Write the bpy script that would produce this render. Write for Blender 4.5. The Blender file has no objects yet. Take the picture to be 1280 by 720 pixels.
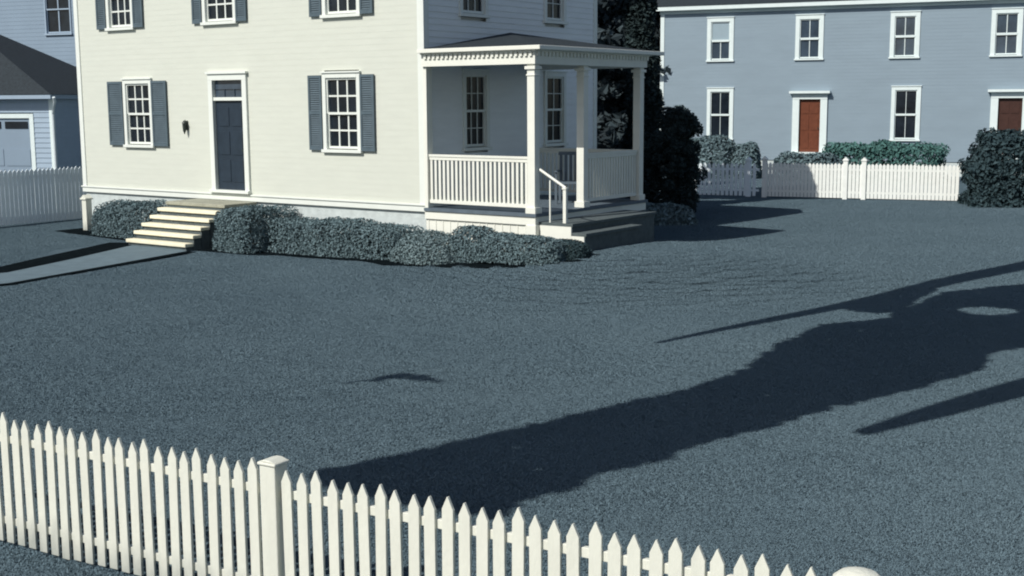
import bpy, bmesh, math, random
from mathutils import Vector, Matrix
R = math.radians
random.seed(7)
SC = bpy.context.scene
COL = SC.collection

# ------------------------------------------------------------------ helpers
def tag(o, label=None, cat=None, group=None, kind=None):
    if label: o['label'] = label
    if cat: o['category'] = cat
    if group: o['group'] = group
    if kind: o['kind'] = kind
    return o

def empty(name, loc, rz=0, **k):
    o = bpy.data.objects.new(name, None); COL.objects.link(o)
    o.location = loc; o.rotation_euler = (0, 0, rz); o.empty_display_size = .3
    return tag(o, **k)

class MB:
    """collects verts and faces of ONE mesh object"""
    def __init__(s): s.v = []; s.f = []
    def face(s, pts):
        n = len(s.v); s.v += [tuple(p) for p in pts]; s.f.append(tuple(range(n, n+len(pts))))
    def box(s, x0, x1, y0, y1, z0, z1):
        if x0 > x1: x0, x1 = x1, x0
        if y0 > y1: y0, y1 = y1, y0
        if z0 > z1: z0, z1 = z1, z0
        n = len(s.v)
        s.v += [(x0,y0,z0),(x1,y0,z0),(x1,y1,z0),(x0,y1,z0),(x0,y0,z1),(x1,y0,z1),(x1,y1,z1),(x0,y1,z1)]
        for q in ((3,2,1,0),(4,5,6,7),(0,1,5,4),(1,2,6,5),(2,3,7,6),(3,0,4,7)): s.f.append(tuple(n+i for i in q))
    def prism(s, poly, a, b, axis='y'):
        """poly of 2-D points extruded from a to b along axis"""
        def P(p, t):
            return {'x': (t, p[0], p[1]), 'y': (p[0], t, p[1]), 'z': (p[0], p[1], t)}[axis]
        n = len(s.v); m = len(poly)
        s.v += [P(p, a) for p in poly] + [P(p, b) for p in poly]
        s.f.append(tuple(range(n, n+m))); s.f.append(tuple(reversed(range(n+m, n+2*m))))
        for i in range(m):
            j = (i+1) % m; s.f.append((n+i, n+m+i, n+m+j, n+j))
    def tube(s, pts, rad, n=8):
        pts = [Vector(p) for p in pts]; rings = []
        if not hasattr(rad, '__len__'): rad = [rad]*len(pts)
        for i, p in enumerate(pts):
            d = (pts[min(i+1, len(pts)-1)] - pts[max(i-1, 0)]).normalized()
            u = d.cross(Vector((0,0,1)) if abs(d.z) < .9 else Vector((1,0,0))).normalized(); w = d.cross(u)
            b = len(s.v)
            for k in range(n):
                t = 2*math.pi*k/n; s.v.append(tuple(p + (u*math.cos(t)+w*math.sin(t))*rad[i]))
            rings.append(b)
        for a, b in zip(rings, rings[1:]):
            for k in range(n): s.f.append((a+k, a+(k+1) % n, b+(k+1) % n, b+k))
        s.f.append(tuple(rings[0]+k for k in reversed(range(n)))); s.f.append(tuple(rings[-1]+k for k in range(n)))
    def lathe(s, prof, cx=0, cy=0, n=16):
        rings = []
        for r, z in prof:
            b = len(s.v)
            for k in range(n):
                t = 2*math.pi*k/n; s.v.append((cx+r*math.cos(t), cy+r*math.sin(t), z))
            rings.append(b)
        for a, b in zip(rings, rings[1:]):
            for k in range(n): s.f.append((a+k, a+(k+1) % n, b+(k+1) % n, b+k))
        s.f.append(tuple(rings[0]+k for k in reversed(range(n)))); s.f.append(tuple(rings[-1]+k for k in range(n)))
    def build(s, name, mat, parent=None, bevel=0, smooth=False, fix=True):
        me = bpy.data.meshes.new(name); me.from_pydata(s.v, [], s.f)
        if fix:
            bm = bmesh.new(); bm.from_mesh(me); bmesh.ops.recalc_face_normals(bm, faces=bm.faces); bm.to_mesh(me); bm.free()
        me.materials.append(mat)
        if smooth:
            for p in me.polygons: p.use_smooth = True
        o = bpy.data.objects.new(name, me); COL.objects.link(o)
        if parent: o.parent = parent
        if bevel:
            m = o.modifiers.new('bevel', 'BEVEL'); m.width = bevel; m.segments = 2; m.limit_method = 'ANGLE'
        return o

def copy_tree(o, parent=None):
    c = o.copy(); COL.objects.link(c)
    if parent: c.parent = parent
    for ch in [q for q in list(COL.objects) if q.parent == o]: copy_tree(ch, c)
    return c

# ------------------------------------------------------------------ materials
def mat(name, col, rough=.6, var=.06, scale=4, bump=0, bscale=40, spec=.3, stretch=None, col2=None, mid=None, grime=0):
    m = bpy.data.materials.new(name); m.use_nodes = True
    nt = m.node_tree; N = nt.nodes; L = nt.links; b = N['Principled BSDF']
    b.inputs['Roughness'].default_value = rough; b.inputs['Specular IOR Level'].default_value = spec
    tc = N.new('ShaderNodeTexCoord'); mp = N.new('ShaderNodeMapping'); L.new(tc.outputs['Object'], mp.inputs[0])
    if stretch: mp.inputs['Scale'].default_value = stretch
    nz = N.new('ShaderNodeTexNoise'); nz.inputs['Scale'].default_value = scale; nz.inputs['Detail'].default_value = 6
    nz.inputs['Roughness'].default_value = .65
    L.new(mp.outputs[0], nz.inputs[0])
    cr = N.new('ShaderNodeValToRGB'); L.new(nz.outputs[0], cr.inputs[0])
    c2 = col2 or tuple(min(1, c*(1+var)) for c in col); c1 = tuple(c*(1-var) for c in col) if not col2 else col
    cr.color_ramp.elements[0].color = (*c1, 1); cr.color_ramp.elements[1].color = (*c2, 1)
    cr.color_ramp.elements[0].position = .32; cr.color_ramp.elements[1].position = .68
    L.new(cr.outputs[0], b.inputs['Base Color'])
    if grime:      # splashed dirt low down on the pickets, ragged upper edge
        sp = N.new('ShaderNodeSeparateXYZ'); L.new(tc.outputs['Object'], sp.inputs[0])
        a1 = N.new('ShaderNodeMath'); a1.operation = 'MULTIPLY_ADD'; L.new(nz.outputs[0], a1.inputs[0]); a1.inputs[1].default_value = -.5; L.new(sp.outputs['Z'], a1.inputs[2])
        mr = N.new('ShaderNodeMapRange'); L.new(a1.outputs[0], mr.inputs[0]); mr.inputs[1].default_value = -.25; mr.inputs[2].default_value = .02; mr.inputs[3].default_value = grime; mr.inputs[4].default_value = 0
        mx = N.new('ShaderNodeMix'); mx.data_type = 'RGBA'; L.new(mr.outputs[0], mx.inputs[0]); L.new(cr.outputs[0], mx.inputs[6]); mx.inputs[7].default_value = (.22, .24, .23, 1)
        L.new(mx.outputs[2], b.inputs['Base Color'])
    if bump:
        n2 = N.new('ShaderNodeTexNoise'); n2.inputs['Scale'].default_value = bscale; n2.inputs['Detail'].default_value = 4
        L.new(mp.outputs[0], n2.inputs[0])
        bp = N.new('ShaderNodeBump'); bp.inputs['Strength'].default_value = bump; bp.inputs['Distance'].default_value = .02
        L.new(n2.outputs[0], bp.inputs['Height']); L.new(bp.outputs[0], b.inputs['Normal'])
    return m

def leaf_mat(name, c1, c2, rough=.6):
    m = bpy.data.materials.new(name); m.use_nodes = True
    nt = m.node_tree; N = nt.nodes; L = nt.links; b = N['Principled BSDF']
    b.inputs['Roughness'].default_value = .75; b.inputs['Specular IOR Level'].default_value = .14
    g = N.new('ShaderNodeNewGeometry'); cr = N.new('ShaderNodeValToRGB')
    cr.color_ramp.elements[0].color = (*c1, 1); cr.color_ramp.elements[1].color = (*c2, 1)
    L.new(g.outputs['Random Per Island'], cr.inputs[0]); L.new(cr.outputs[0], b.inputs['Base Color'])
    return m

PAINT = (.82, .80, .68)
M = {}
M['clap'] = mat('clapboard_paint_toned_for_sun', (.585, .605, .54), .55, .03, 1.6, .06, 30, stretch=(1, 1, 6))  # house paint, colour darkened for the sunlit front
M['sideclap'] = mat('clapboard_paint_raised_for_shade', (.80, .82, .82), .55, .04, 1.2, .12, 30, stretch=(1, 1, 6))  # same house paint, colour lightened to lift the shaded side
M['trim'] = mat('white_trim_paint', (.70, .73, .69), .45, .03, 3)
M['porch'] = mat('porch_white_paint', (.74, .745, .68), .45, .035, 3)
M['picket'] = mat('picket_paint', (.67, .675, .60), .5, .05, 7, .15, 60, stretch=(1, 1, .3), grime=.7)
M['shutter'] = mat('slate_shutter_paint', (.082, .115, .138), .5, .12, 6)
M['door'] = mat('dark_navy_door_paint', (.022, .034, .05), .4, .15, 5)
M['stone'] = mat('pale_foundation_stone', (.50, .55, .55), .8, .12, 5, .4, 20)
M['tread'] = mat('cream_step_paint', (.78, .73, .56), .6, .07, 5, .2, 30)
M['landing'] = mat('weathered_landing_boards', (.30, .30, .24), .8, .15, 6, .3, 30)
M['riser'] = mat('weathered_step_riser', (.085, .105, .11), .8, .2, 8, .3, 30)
M['deck'] = mat('grey_deck_paint', (.10, .13, .16), .6, .15, 5)
M['shingle'] = mat('dark_shingle', (.022, .03, .037), .85, .3, 14, .5, 60)
M['metal'] = mat('dark_lantern_metal', (.035, .045, .04), .4, .2, 30)
M['gutter'] = mat('pale_gutter_metal', (.62, .68, .70), .4, .05, 6)
M['glass'] = mat('dark_window_glass', (.010, .015, .022), .18, .5, 1.6, spec=.3)
M['glassblue'] = mat('blue_grey_window_glass', (.045, .065, .09), .15, .35, 1.1, spec=.5)
M['blind'] = mat('pale_roller_blind', (.27, .35, .40), .7, .05, 3)
M['bluewall'] = mat('blue_grey_house_paint', (.225, .290, .345), .6, .05, .6, .05, 30, stretch=(1, 1, 4))
M['bluetrim'] = mat('neighbour_white_trim', (.66, .74, .74), .5, .04, 4)
M['leftwall'] = mat('left_blue_clapboard', (.21, .275, .35), .6, .05, .8, .1, 30)
M['lefttrim'] = mat('left_pale_trim', (.30, .38, .47), .5, .04, 3)
M['reddoor'] = mat('red_brown_door_paint', (.13, .040, .020), .45, .15, 6)
M['browndoor'] = mat('dark_brown_door_paint', (.05, .022, .017), .45, .15, 6)
M['dark'] = mat('dark_plank_paint', (.018, .026, .03), .7, .25, 5)
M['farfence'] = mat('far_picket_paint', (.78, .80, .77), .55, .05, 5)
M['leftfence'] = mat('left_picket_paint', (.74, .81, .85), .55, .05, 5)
M['bark'] = mat('tree_bark', (.07, .075, .075), .9, .3, 6, .6, 25)
M['palebark'] = mat('pale_birch_bark', (.22, .26, .28), .8, .3, 5, .3, 25)
M['darkstrip'] = mat('near_black_strip', (.006, .009, .011), 1, .3, 6, .5, 30, spec=0)  # mottled near-black tone of the ground strips
M['path'] = mat('blue_grey_stone_path', (.105, .150, .178), .85, .12, 3, .3, 30)
M['hedge'] = leaf_mat('hedge_leaves', (.085, .13, .145), (.145, .205, .225))
M['shrubpale'] = leaf_mat('pale_shrub_leaves', (.11, .16, .175), (.19, .255, .27))
M['greenleaf'] = leaf_mat('green_shrub_leaves', (.045, .115, .11), (.085, .18, .165))
M['darkleaf'] = leaf_mat('dark_evergreen_leaves', (.014, .024, .026), (.040, .062, .066))
M['rightleaf'] = leaf_mat('dark_teal_hedge_leaves', (.022, .042, .050), (.045, .075, .085))
M['deepleaf'] = leaf_mat('deep_forest_leaves', (.012, .018, .022), (.05, .07, .08))
M['oakleaf'] = leaf_mat('oak_leaves', (.04, .08, .04), (.09, .13, .06))

def lawn_material():
    m = bpy.data.materials.new('blue_grey_lawn'); m.use_nodes = True
    nt = m.node_tree; N = nt.nodes; L = nt.links; b = N['Principled BSDF']
    b.inputs['Roughness'].default_value = .95; b.inputs['Specular IOR Level'].default_value = .05
    tc = N.new('ShaderNodeTexCoord')
    def noise(s, d=5, r=.6):
        n = N.new('ShaderNodeTexNoise'); n.inputs['Scale'].default_value = s; n.inputs['Detail'].default_value = d
        n.inputs['Roughness'].default_value = r; L.new(tc.outputs['Object'], n.inputs[0]); return n
    big, mid, fine = noise(.18, 3), noise(2.2, 5, .7), noise(24, 8, .9)
    def mm(op, a, b_):
        n = N.new('ShaderNodeMath'); n.operation = op
        for i, q in enumerate((a, b_)):
            if isinstance(q, (int, float)): n.inputs[i].default_value = q
            else: L.new(q, n.inputs[i])
        return n.outputs[0]
    t = mm('ADD', mm('ADD', mm('MULTIPLY', big.outputs[0], .40), mm('MULTIPLY', mid.outputs[0], .30)), mm('MULTIPLY', fine.outputs[0], .30))
    cr = N.new('ShaderNodeValToRGB'); L.new(t, cr.inputs[0])
    e = cr.color_ramp.elements
    e[0].position = .36; e[0].color = (.080, .116, .142, 1); e[1].position = .64; e[1].color = (.102, .145, .175, 1)
    L.new(cr.outputs[0], b.inputs['Base Color'])
    bp = N.new('ShaderNodeBump'); bp.inputs['Strength'].default_value = .8; bp.inputs['Distance'].default_value = .05
    L.new(mm('ADD', fine.outputs[0], mm('MULTIPLY', mid.outputs[0], .5)), bp.inputs['Height']); L.new(bp.outputs[0], b.inputs['Normal'])
    return m
M['lawn'] = lawn_material()
def grass_material():
    m = bpy.data.materials.new('blue_grey_grass'); m.use_nodes = True
    nt = m.node_tree; N = nt.nodes; L = nt.links; b = N['Principled BSDF']
    b.inputs['Roughness'].default_value = .9; b.inputs['Specular IOR Level'].default_value = .08
    ge_ = N.new('ShaderNodeNewGeometry')
    n1 = N.new('ShaderNodeTexNoise'); n1.inputs['Scale'].default_value = .35; n1.inputs['Detail'].default_value = 5; L.new(ge_.outputs['Position'], n1.inputs[0])
    n2 = N.new('ShaderNodeTexNoise'); n2.inputs['Scale'].default_value = 3.5; n2.inputs['Detail'].default_value = 4; L.new(ge_.outputs['Position'], n2.inputs[0])
    def mm(op, a, b_):
        n = N.new('ShaderNodeMath'); n.operation = op
        for i, q in enumerate((a, b_)):
            if isinstance(q, (int, float)): n.inputs[i].default_value = q
            else: L.new(q, n.inputs[i])
        return n.outputs[0]
    t = mm('ADD', mm('ADD', mm('MULTIPLY', n1.outputs[0], .60), mm('MULTIPLY', n2.outputs[0], .28)), mm('MULTIPLY', ge_.outputs['Random Per Island'], .12))
    cr = N.new('ShaderNodeValToRGB'); L.new(t, cr.inputs[0]); e = cr.color_ramp.elements
    e[0].position = .30; e[0].color = (.104, .153, .185, 1); e[1].position = .70; e[1].color = (.134, .191, .225, 1)
    L.new(cr.outputs[0], b.inputs['Base Color'])
    return m
M['grass'] = grass_material()

# ------------------------------------------------------------------ camera, sun, sky
f_px, p, r = 1579.447, R(8.41153), R(0.33834)
F = Vector((0, math.cos(p), -math.sin(p))); Rt = Vector((1, 0, 0)); D = Vector((0, -math.sin(p), -math.cos(p)))
RX = Rt*math.cos(r) + D*math.sin(r); RY = -Rt*math.sin(r) + D*math.cos(r)
cam = bpy.data.cameras.new('camera'); co = bpy.data.objects.new('camera', cam); COL.objects.link(co)
co.matrix_world = Matrix(((RX.x, -RY.x, -F.x, 0), (RX.y, -RY.y, -F.y, 0), (RX.z, -RY.z, -F.z, 3.15), (0, 0, 0, 1)))
cam.lens = f_px/1280*36; cam.sensor_width = 36; cam.clip_end = 2000; SC.camera = co

EL, AZ = R(42), R(47.5)            # shadows run towards azimuth AZ (from +Y towards +X)
S = Vector((math.sin(AZ)*math.cos(EL), math.cos(AZ)*math.cos(EL), -math.sin(EL)))
sun = bpy.data.lights.new('sun', 'SUN'); sun.energy = 5.0; sun.angle = R(.35); sun.color = (1, .97, .895)
so = bpy.data.objects.new('sun', sun); COL.objects.link(so); so.rotation_euler = S.to_track_quat('-Z', 'Y').to_euler(); so.location = (-20, -20, 30)
w = bpy.data.worlds.new('World'); SC.world = w; w.use_nodes = True
sky = w.node_tree.nodes.new('ShaderNodeTexSky'); sky.sky_type = 'NISHITA'; sky.sun_disc = False
sky.dust_density = 1.2; sky.ozone_density = .6; sky.sun_elevation = EL; sky.sun_rotation = AZ + math.pi
bg = w.node_tree.nodes['Background']; bg.inputs[1].default_value = .10
w.node_tree.links.new(sky.outputs[0], bg.inputs[0])
SC.view_settings.view_transform = 'Standard'; SC.view_settings.look = 'None'; SC.view_settings.exposure = -.15
SC.render.engine = 'CYCLES'
SC.cycles.max_bounces = 5
SC.cycles.filter_width = 2.0

# ------------------------------------------------------------------ foliage helpers
def leaves(mb, pts, size, flat=.5, rnd=random, nrm=None, spread=.55):
    """one small folded leaf clump (two crossing faces share an edge) at each point"""
    for i_, c in enumerate(pts):
        s = size*rnd.uniform(.6, 1.3)
        a = Vector((rnd.gauss(0, 1), rnd.gauss(0, 1), rnd.gauss(0, flat))).normalized()
        b = a.cross(Vector((rnd.gauss(0, 1), rnd.gauss(0, 1), rnd.gauss(0, 1)))).normalized()
        if nrm:      # outer leaves lie roughly along the clipped face of the bush
            m_ = (nrm[i_] + Vector((rnd.gauss(0, spread), rnd.gauss(0, spread), rnd.gauss(0, spread)))).normalized()
            a = m_.cross(a).normalized(); b = m_.cross(a).normalized()
        c = Vector(c); n = len(mb.v); k = a.cross(b)*.25*s
        mb.v += [tuple(c-a*s), tuple(c+b*s*.55+k), tuple(c+a*s), tuple(c-b*s*.55+k)]
        mb.f.append((n, n+1, n+2)); mb.f.append((n, n+2, n+3))

def lump(p_, seed):
    x, y, z = p_
    return (math.sin(x*2.1+seed)+math.sin(y*2.7+seed*1.7)+math.sin(z*3.1+seed*.6)+math.sin(x*5.3-y*4.1+seed*2.3)*.6+math.sin(z*6.7+x*3.3+seed)*.5)/4.1

def shrub(label, loc, size, leafm, n=2600, ls=.055, boxy=.5, rz=0, group=None, seed=1, cat='shrub', name='shrub', parent=None):
    """an uneven mound of leaves on stems; size = half extents x, y and full height"""
    rnd = random.Random(seed)
    root = empty(name, (loc[0], loc[1], gh(loc[0], loc[1])-.01), rz, label=label, cat=cat, group=group)
    sx, sy, h = size
    mb = MB(); pts = []; nr = []
    e = 2 + boxy*5
    while len(pts) < n:
        d = Vector((rnd.gauss(0, 1), rnd.gauss(0, 1), abs(rnd.gauss(0, 1)))).normalized()
        k = (abs(d.x)**e + abs(d.y)**e + abs(d.z)**e)**(-1/e)
        q = Vector((d.x*k*sx, d.y*k*sy, d.z*k*h))
        rr = 1 - abs(rnd.gauss(0, .13))
        q *= rr*(1 + .16*lump((q.x*1.6, q.y*1.6, q.z*1.9), seed))
        if q.z < .02: q.z = rnd.uniform(.02, .12)
        pts.append(q)
        nr.append(Vector((abs(d.x)**(e-1)*(1 if d.x > 0 else -1)/sx, abs(d.y)**(e-1)*(1 if d.y > 0 else -1)/sy, abs(d.z)**(e-1)/h)).normalized())
    leaves(mb, pts, ls, .8, rnd, nr); mb.build('foliage', leafm, root, fix=False)
    st = MB()
    for i in range(7):
        a = rnd.uniform(0, 6.28); t = rnd.uniform(.3, .8)
        st.tube([(0, 0, -.02), (math.cos(a)*sx*t*.5, math.sin(a)*sy*t*.5, h*.4), (math.cos(a)*sx*t, math.sin(a)*sy*t, h*.75)], [.025, .018, .008], 5)
    st.build('stem', M['bark'], root)
    return root

def crown_mesh(kind, h, rad, n, ls, seed, base=.1):
    rnd = random.Random(seed); mb = MB(); pts = []
    if kind == 'conifer':
        for i in range(n):
            t = rnd.random()**1.35
            z = h*(base + (1-base)*t); rr = rad*(1-t)**.8*(1 + .22*math.sin(z*5+seed)) + .15
            a = rnd.uniform(0, 6.28); k = math.sqrt(rnd.random())*.35 + .65
            rr *= k*(1 + .3*math.sin(a*3+z*1.3+seed))
            pts.append((rr*math.cos(a), rr*math.sin(a), z - rr*.2))
    else:
        blobs = []
        for i in range(110 if h < 5 else 60):
            t = rnd.random(); z = h*(base+.08 + (1-base-.15)*t); q = rad*.85*math.sin(math.pi*min(.97, max(.12, t*.85+.15)))**(.35 if h < 5 else .6)
            a = rnd.uniform(0, 6.28); k = q*math.sqrt(rnd.random())
            blobs.append((k*math.cos(a), k*math.sin(a), z, rnd.uniform(.16, .3)*rad))
        for i in range(n):
            b = rnd.choice(blobs); d = Vector((rnd.gauss(0, 1), rnd.gauss(0, 1), rnd.gauss(0, .7))).normalized()*b[3]*(1-abs(rnd.gauss(0, .25)))
            pts.append((b[0]+d.x, b[1]+d.y, b[2]+d.z))
    leaves(mb, pts, ls, .7, rnd)
    return mb

def tree(name, label, loc, kind, h, rad, n, ls, leafm, bark, seed, base=.1, group=None, tr=.2, rz=0):
    root = empty(name, loc, rz, label=label, cat='tree', group=group)
    crown_mesh(kind, h, rad, n, ls, seed, base).build('crown', leafm, root, fix=False)
    rnd = random.Random(seed+99); t = MB()
    t.tube([(0, 0, -.1), (.08, .03, h*.3), (-.05, .06, h*.6), (0, 0, h*.95)], [tr*1.3, tr, tr*.6, .03], 9)
    for i in range(12):
        z = h*rnd.uniform(base, .85); a = rnd.uniform(0, 6.28); q = rad*rnd.uniform(.4, .8)*(1-z/h*.5)
        t.tube([(0, 0, z), (q*.5*math.cos(a), q*.5*math.sin(a), z+q*.25), (q*math.cos(a), q*math.sin(a), z+q*.4)], [tr*.35, tr*.2, .015], 6)
    t.build('trunk', bark, root)
    return root

# ------------------------------------------------------------------ building helpers (local frame: x along the front, -y outwards)
def clap(mb, side, c, a0, a1, z0, z1, expo=.125, th=.022, openings=()):
    """clapboard courses. side 'front': plane y=c facing -y, a = x; side 'right': plane x=c facing +x, a = y"""
    z = z0
    while z < z1-.001:
        zt = min(z+expo, z1); segs = [(a0, a1)]
        for (o0, o1, q0, q1) in openings:
            if q0 < zt-.01 and q1 > z+.01:
                ns = []
                for s0, s1 in segs:
                    if o1 <= s0 or o0 >= s1: ns.append((s0, s1)); continue
                    if o0 > s0: ns.append((s0, o0))
                    if o1 < s1: ns.append((o1, s1))
                segs = ns
        for s0, s1 in segs:
            pr = [(0, zt), (-.004, zt), (-th, z), (0, z)]
            if side == 'front': mb.prism([(c+q[0], q[1]) for q in pr], s0, s1, 'x')
            else: mb.prism([(c-q[0], q[1]) for q in pr], s0, s1, 'y')
        z = zt

def window(root, side, c, a0, a1, z0, z1, cols=3, rows=2, fw=.1, pane='glass', frame='trim', sill=True, blind=0, bar=.022, mid=.05):
    """double-hung window: casing and sash are one mesh, pane / muntins / sill are sub-parts. a0..z1 = glass opening"""
    def T(mb, u0, u1, d0, d1, w0, w1):     # d positive = outwards
        if side == 'front': mb.box(u0, u1, c-d0, c-d1, w0, w1)
        else: mb.box(c+d0, c+d1, u0, u1, w0, w1)
    fr = MB()
    T(fr, a0-fw, a0, -.09, .045, z0-.02, z1+fw); T(fr, a1, a1+fw, -.09, .045, z0-.02, z1+fw)
    T(fr, a0, a1, -.09, .047, z1, z1+fw); T(fr, a0-fw-.02, a1+fw+.02, .0, .075, z1+fw, z1+fw+.035)
    win = fr.build('window', M[frame], root, bevel=.004)
    zm = (z0+z1)/2; g = MB()
    T(g, a0, a1, -.075, -.055, z0, zm); T(g, a0, a1, -.055, -.035, zm, z1); g.build('pane', M[pane], win)
    s = MB(); st = .035
    T(s, a0, a0+st, -.06, -.02, z0, zm); T(s, a1-st, a1, -.06, -.02, z0, zm); T(s, a0+st, a1-st, -.06, -.02, z0, z0+.05)
    T(s, a0, a0+st, -.04, .01, zm, z1); T(s, a1-st, a1, -.04, .01, zm, z1); T(s, a0+st, a1-st, -.04, .01, z1-.04, z1)
    T(s, a0+st, a1-st, -.055, .012, zm-mid/2, zm+mid/2)
    i0, i1 = a0+st, a1-st
    for zz0, zz1, off in ((z0+.05, zm-mid/2, -.05), (zm+mid/2, z1-.04, -.03)):
        if blind and off == -.03: continue
        for k in range(1, cols):
            u = i0+(i1-i0)*k/cols; T(s, u-bar/2, u+bar/2, off-.008, off+.02, zz0, zz1)
        for k in range(1, rows):
            q = zz0+(zz1-zz0)*k/rows
            for j in range(cols):
                uu0 = i0+(i1-i0)*j/cols + (bar/2 if j else 0); uu1 = i0+(i1-i0)*(j+1)/cols - (bar/2 if j < cols-1 else 0)
                T(s, uu0, uu1, off-.006, off+.018, q-bar/2, q+bar/2)
    s.build('sash', M[frame], win)
    if blind:
        b = MB(); T(b, a0+.01, a1-.01, -.034, -.026, z1-(z1-z0)*blind, z1-.01); b.build('blind', M['blind'], win)
    if sill:
        q = MB(); T(q, a0-fw-.03, a1+fw+.03, -.09, .085, z0-.085, z0-.02); q.build('sill', M[frame], win, bevel=.004)
    return win

def shutter(root, a0, a1, z0, z1, c=0):
    mb = MB(); y1 = c-.03; y0 = y1-.035; st = .05
    for q0, q1 in ((a0, a0+st), (a1-st, a1)): mb.box(q0, q1, y0, y1, z0, z1)
    zm = (z0+z1)/2
    for q0, q1 in ((z0, z0+.08), (zm-.035, zm+.035), (z1-.06, z1)): mb.box(a0+st, a1-st, y0, y1, q0, q1)
    for b0, b1 in ((z0+.08, zm-.035), (zm+.035, z1-.06)):
        n = int((b1-b0)/.045)
        for i in range(n):
            z = b0+(b1-b0)*(i+.5)/n
            mb.prism([(y1-.002, z+.02), (y1-.008, z+.024), (y0+.004, z-.016), (y0+.010, z-.022)], a0+st, a1-st, 'x')
    mb.box(a0+st, a1-st, y1-.001, y1+.004, z0+.08, z1-.06)
    return mb.build('shutter', M['shutter'], root)

def picket_run(mb, x0, x1, pitch, wd, h, th=.02, y=0, z0=.04, rnd=random, jit=.01, tip=.06):
    x = x0
    while x < x1:
        hh = h + rnd.uniform(-jit, jit); a, b = x-wd/2, x+wd/2
        mb.prism([(a, z0), (b, z0), (b, hh-tip), (x, hh), (a, hh-tip)], y-th, y, 'y')
        x += pitch

# ------------------------------------------------------------------ ground
HO = Vector((-1.74, 25.71, 0)); HA = -R(90-54.15211)
MC = (HO.x + 4.4*math.cos(HA) - 1.0*math.sin(HA), HO.y + 4.4*math.sin(HA) + 1.0*math.cos(HA))
def gh(x, y):        # gentle rise beside the porch steps and faint unevenness of the lawn
    d = (x-MC[0])**2 + (y-MC[1])**2
    return .37*math.exp(-d/9.0) + .012*math.sin(x*.9+y*.35) + .010*math.sin(y*1.3-x*.5)
def axis(lo, hi, a, b, st):
    o = [lo, lo*.5, lo*.25] ; t = a
    while t < b: o.append(t); t += st
    return sorted(set(o + [b, hi*.25, hi*.5, hi]))
gx_, gy_ = axis(-400, 400, -24, 30, .3), axis(-200, 800, 0, 54, .3)
g = MB()
for y in gy_:
    for x in gx_: g.v.append((x, y, gh(x, y)))
W_ = len(gx_)
for j in range(len(gy_)-1):
    for i in range(W_-1): g.f.append((j*W_+i, j*W_+i+1, (j+1)*W_+i+1, (j+1)*W_+i))
tag(g.build('ground', M['lawn'], smooth=True), kind='structure')


def grass_patch(seed):
    rnd = random.Random(seed); mb = MB()
    for i in range(4200):
        rr = .52*math.sqrt(rnd.random()); a = rnd.uniform(0, 6.283); x, y = rr*math.cos(a), rr*math.sin(a)
        t = rnd.uniform(0, 6.283); w_ = rnd.uniform(.0030, .0060); h = rnd.uniform(.005, .012)*(1.1 - .25*rr/.52)
        dx, dy = math.cos(t)*w_, math.sin(t)*w_; bx, by = rnd.gauss(0, .012), rnd.gauss(0, .012)
        n = len(mb.v)
        mb.v += [(x-dx, y-dy, -.005), (x+dx, y+dy, -.005), (x+dx*.8+bx*.4, y+dy*.8+by*.4, h*.6), (x-dx*.8+bx*.4, y-dy*.8+by*.4, h*.6), (x+bx, y+by, h)]
        mb.f += [(n, n+1, n+2, n+3), (n+3, n+2, n+4)]
    me = bpy.data.meshes.new('grass_tuft'); me.from_pydata(mb.v, [], mb.f); me.materials.append(M['grass']); return me

def in_poly(pt, poly):
    x, y = pt; c = False; j = len(poly)-1
    for i in range(len(poly)):
        if (poly[i][1] > y) != (poly[j][1] > y) and x < (poly[j][0]-poly[i][0])*(y-poly[i][1])/(poly[j][1]-poly[i][1])+poly[i][0]: c = not c
        j = i
    return c

def build_grass(avoid):
    rnd = random.Random(21); pts = []
    st = .37; y = 4.5
    while y < 47:
        lim = .43*y + 2.5; x = -lim
        while x < lim:
            px, py = x+rnd.uniform(-.17, .17), y+rnd.uniform(-.17, .17)
            if not any(in_poly((px, py), q) for q in avoid): pts.append((px, py, gh(px, py)))
            x += st
        y += st
    me = bpy.data.meshes.new('lawn_grass'); me.from_pydata(pts, [], []); me.materials.append(M['grass'])
    o = bpy.data.objects.new('lawn_grass', me); COL.objects.link(o); tag(o, kind='stuff')
    src = bpy.data.objects.new('grass_tuft', grass_patch(5))      # source of the tufts, not linked to the scene
    ng = bpy.data.node_groups.new('scatter_grass', 'GeometryNodeTree')
    ng.interface.new_socket('Geometry', in_out='INPUT', socket_type='NodeSocketGeometry'); ng.interface.new_socket('Geometry', in_out='OUTPUT', socket_type='NodeSocketGeometry')
    N, L = ng.nodes, ng.links; gi, go = N.new('NodeGroupInput'), N.new('NodeGroupOutput')
    oi = N.new('GeometryNodeObjectInfo'); oi.inputs['Object'].default_value = src; oi.inputs['As Instance'].default_value = True
    ip = N.new('GeometryNodeInstanceOnPoints'); rv = N.new('FunctionNodeRandomValue'); rv.data_type = 'FLOAT_VECTOR'
    rv.inputs[0].default_value = (0, 0, 0); rv.inputs[1].default_value = (0, 0, 6.283)
    L.new(gi.outputs[0], ip.inputs['Points']); L.new(oi.outputs['Geometry'], ip.inputs['Instance']); L.new(rv.outputs[0], ip.inputs['Rotation'])
    L.new(ip.outputs[0], go.inputs[0])
    m = o.modifiers.new('scatter', 'NODES'); m.node_group = ng
    return o

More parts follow.
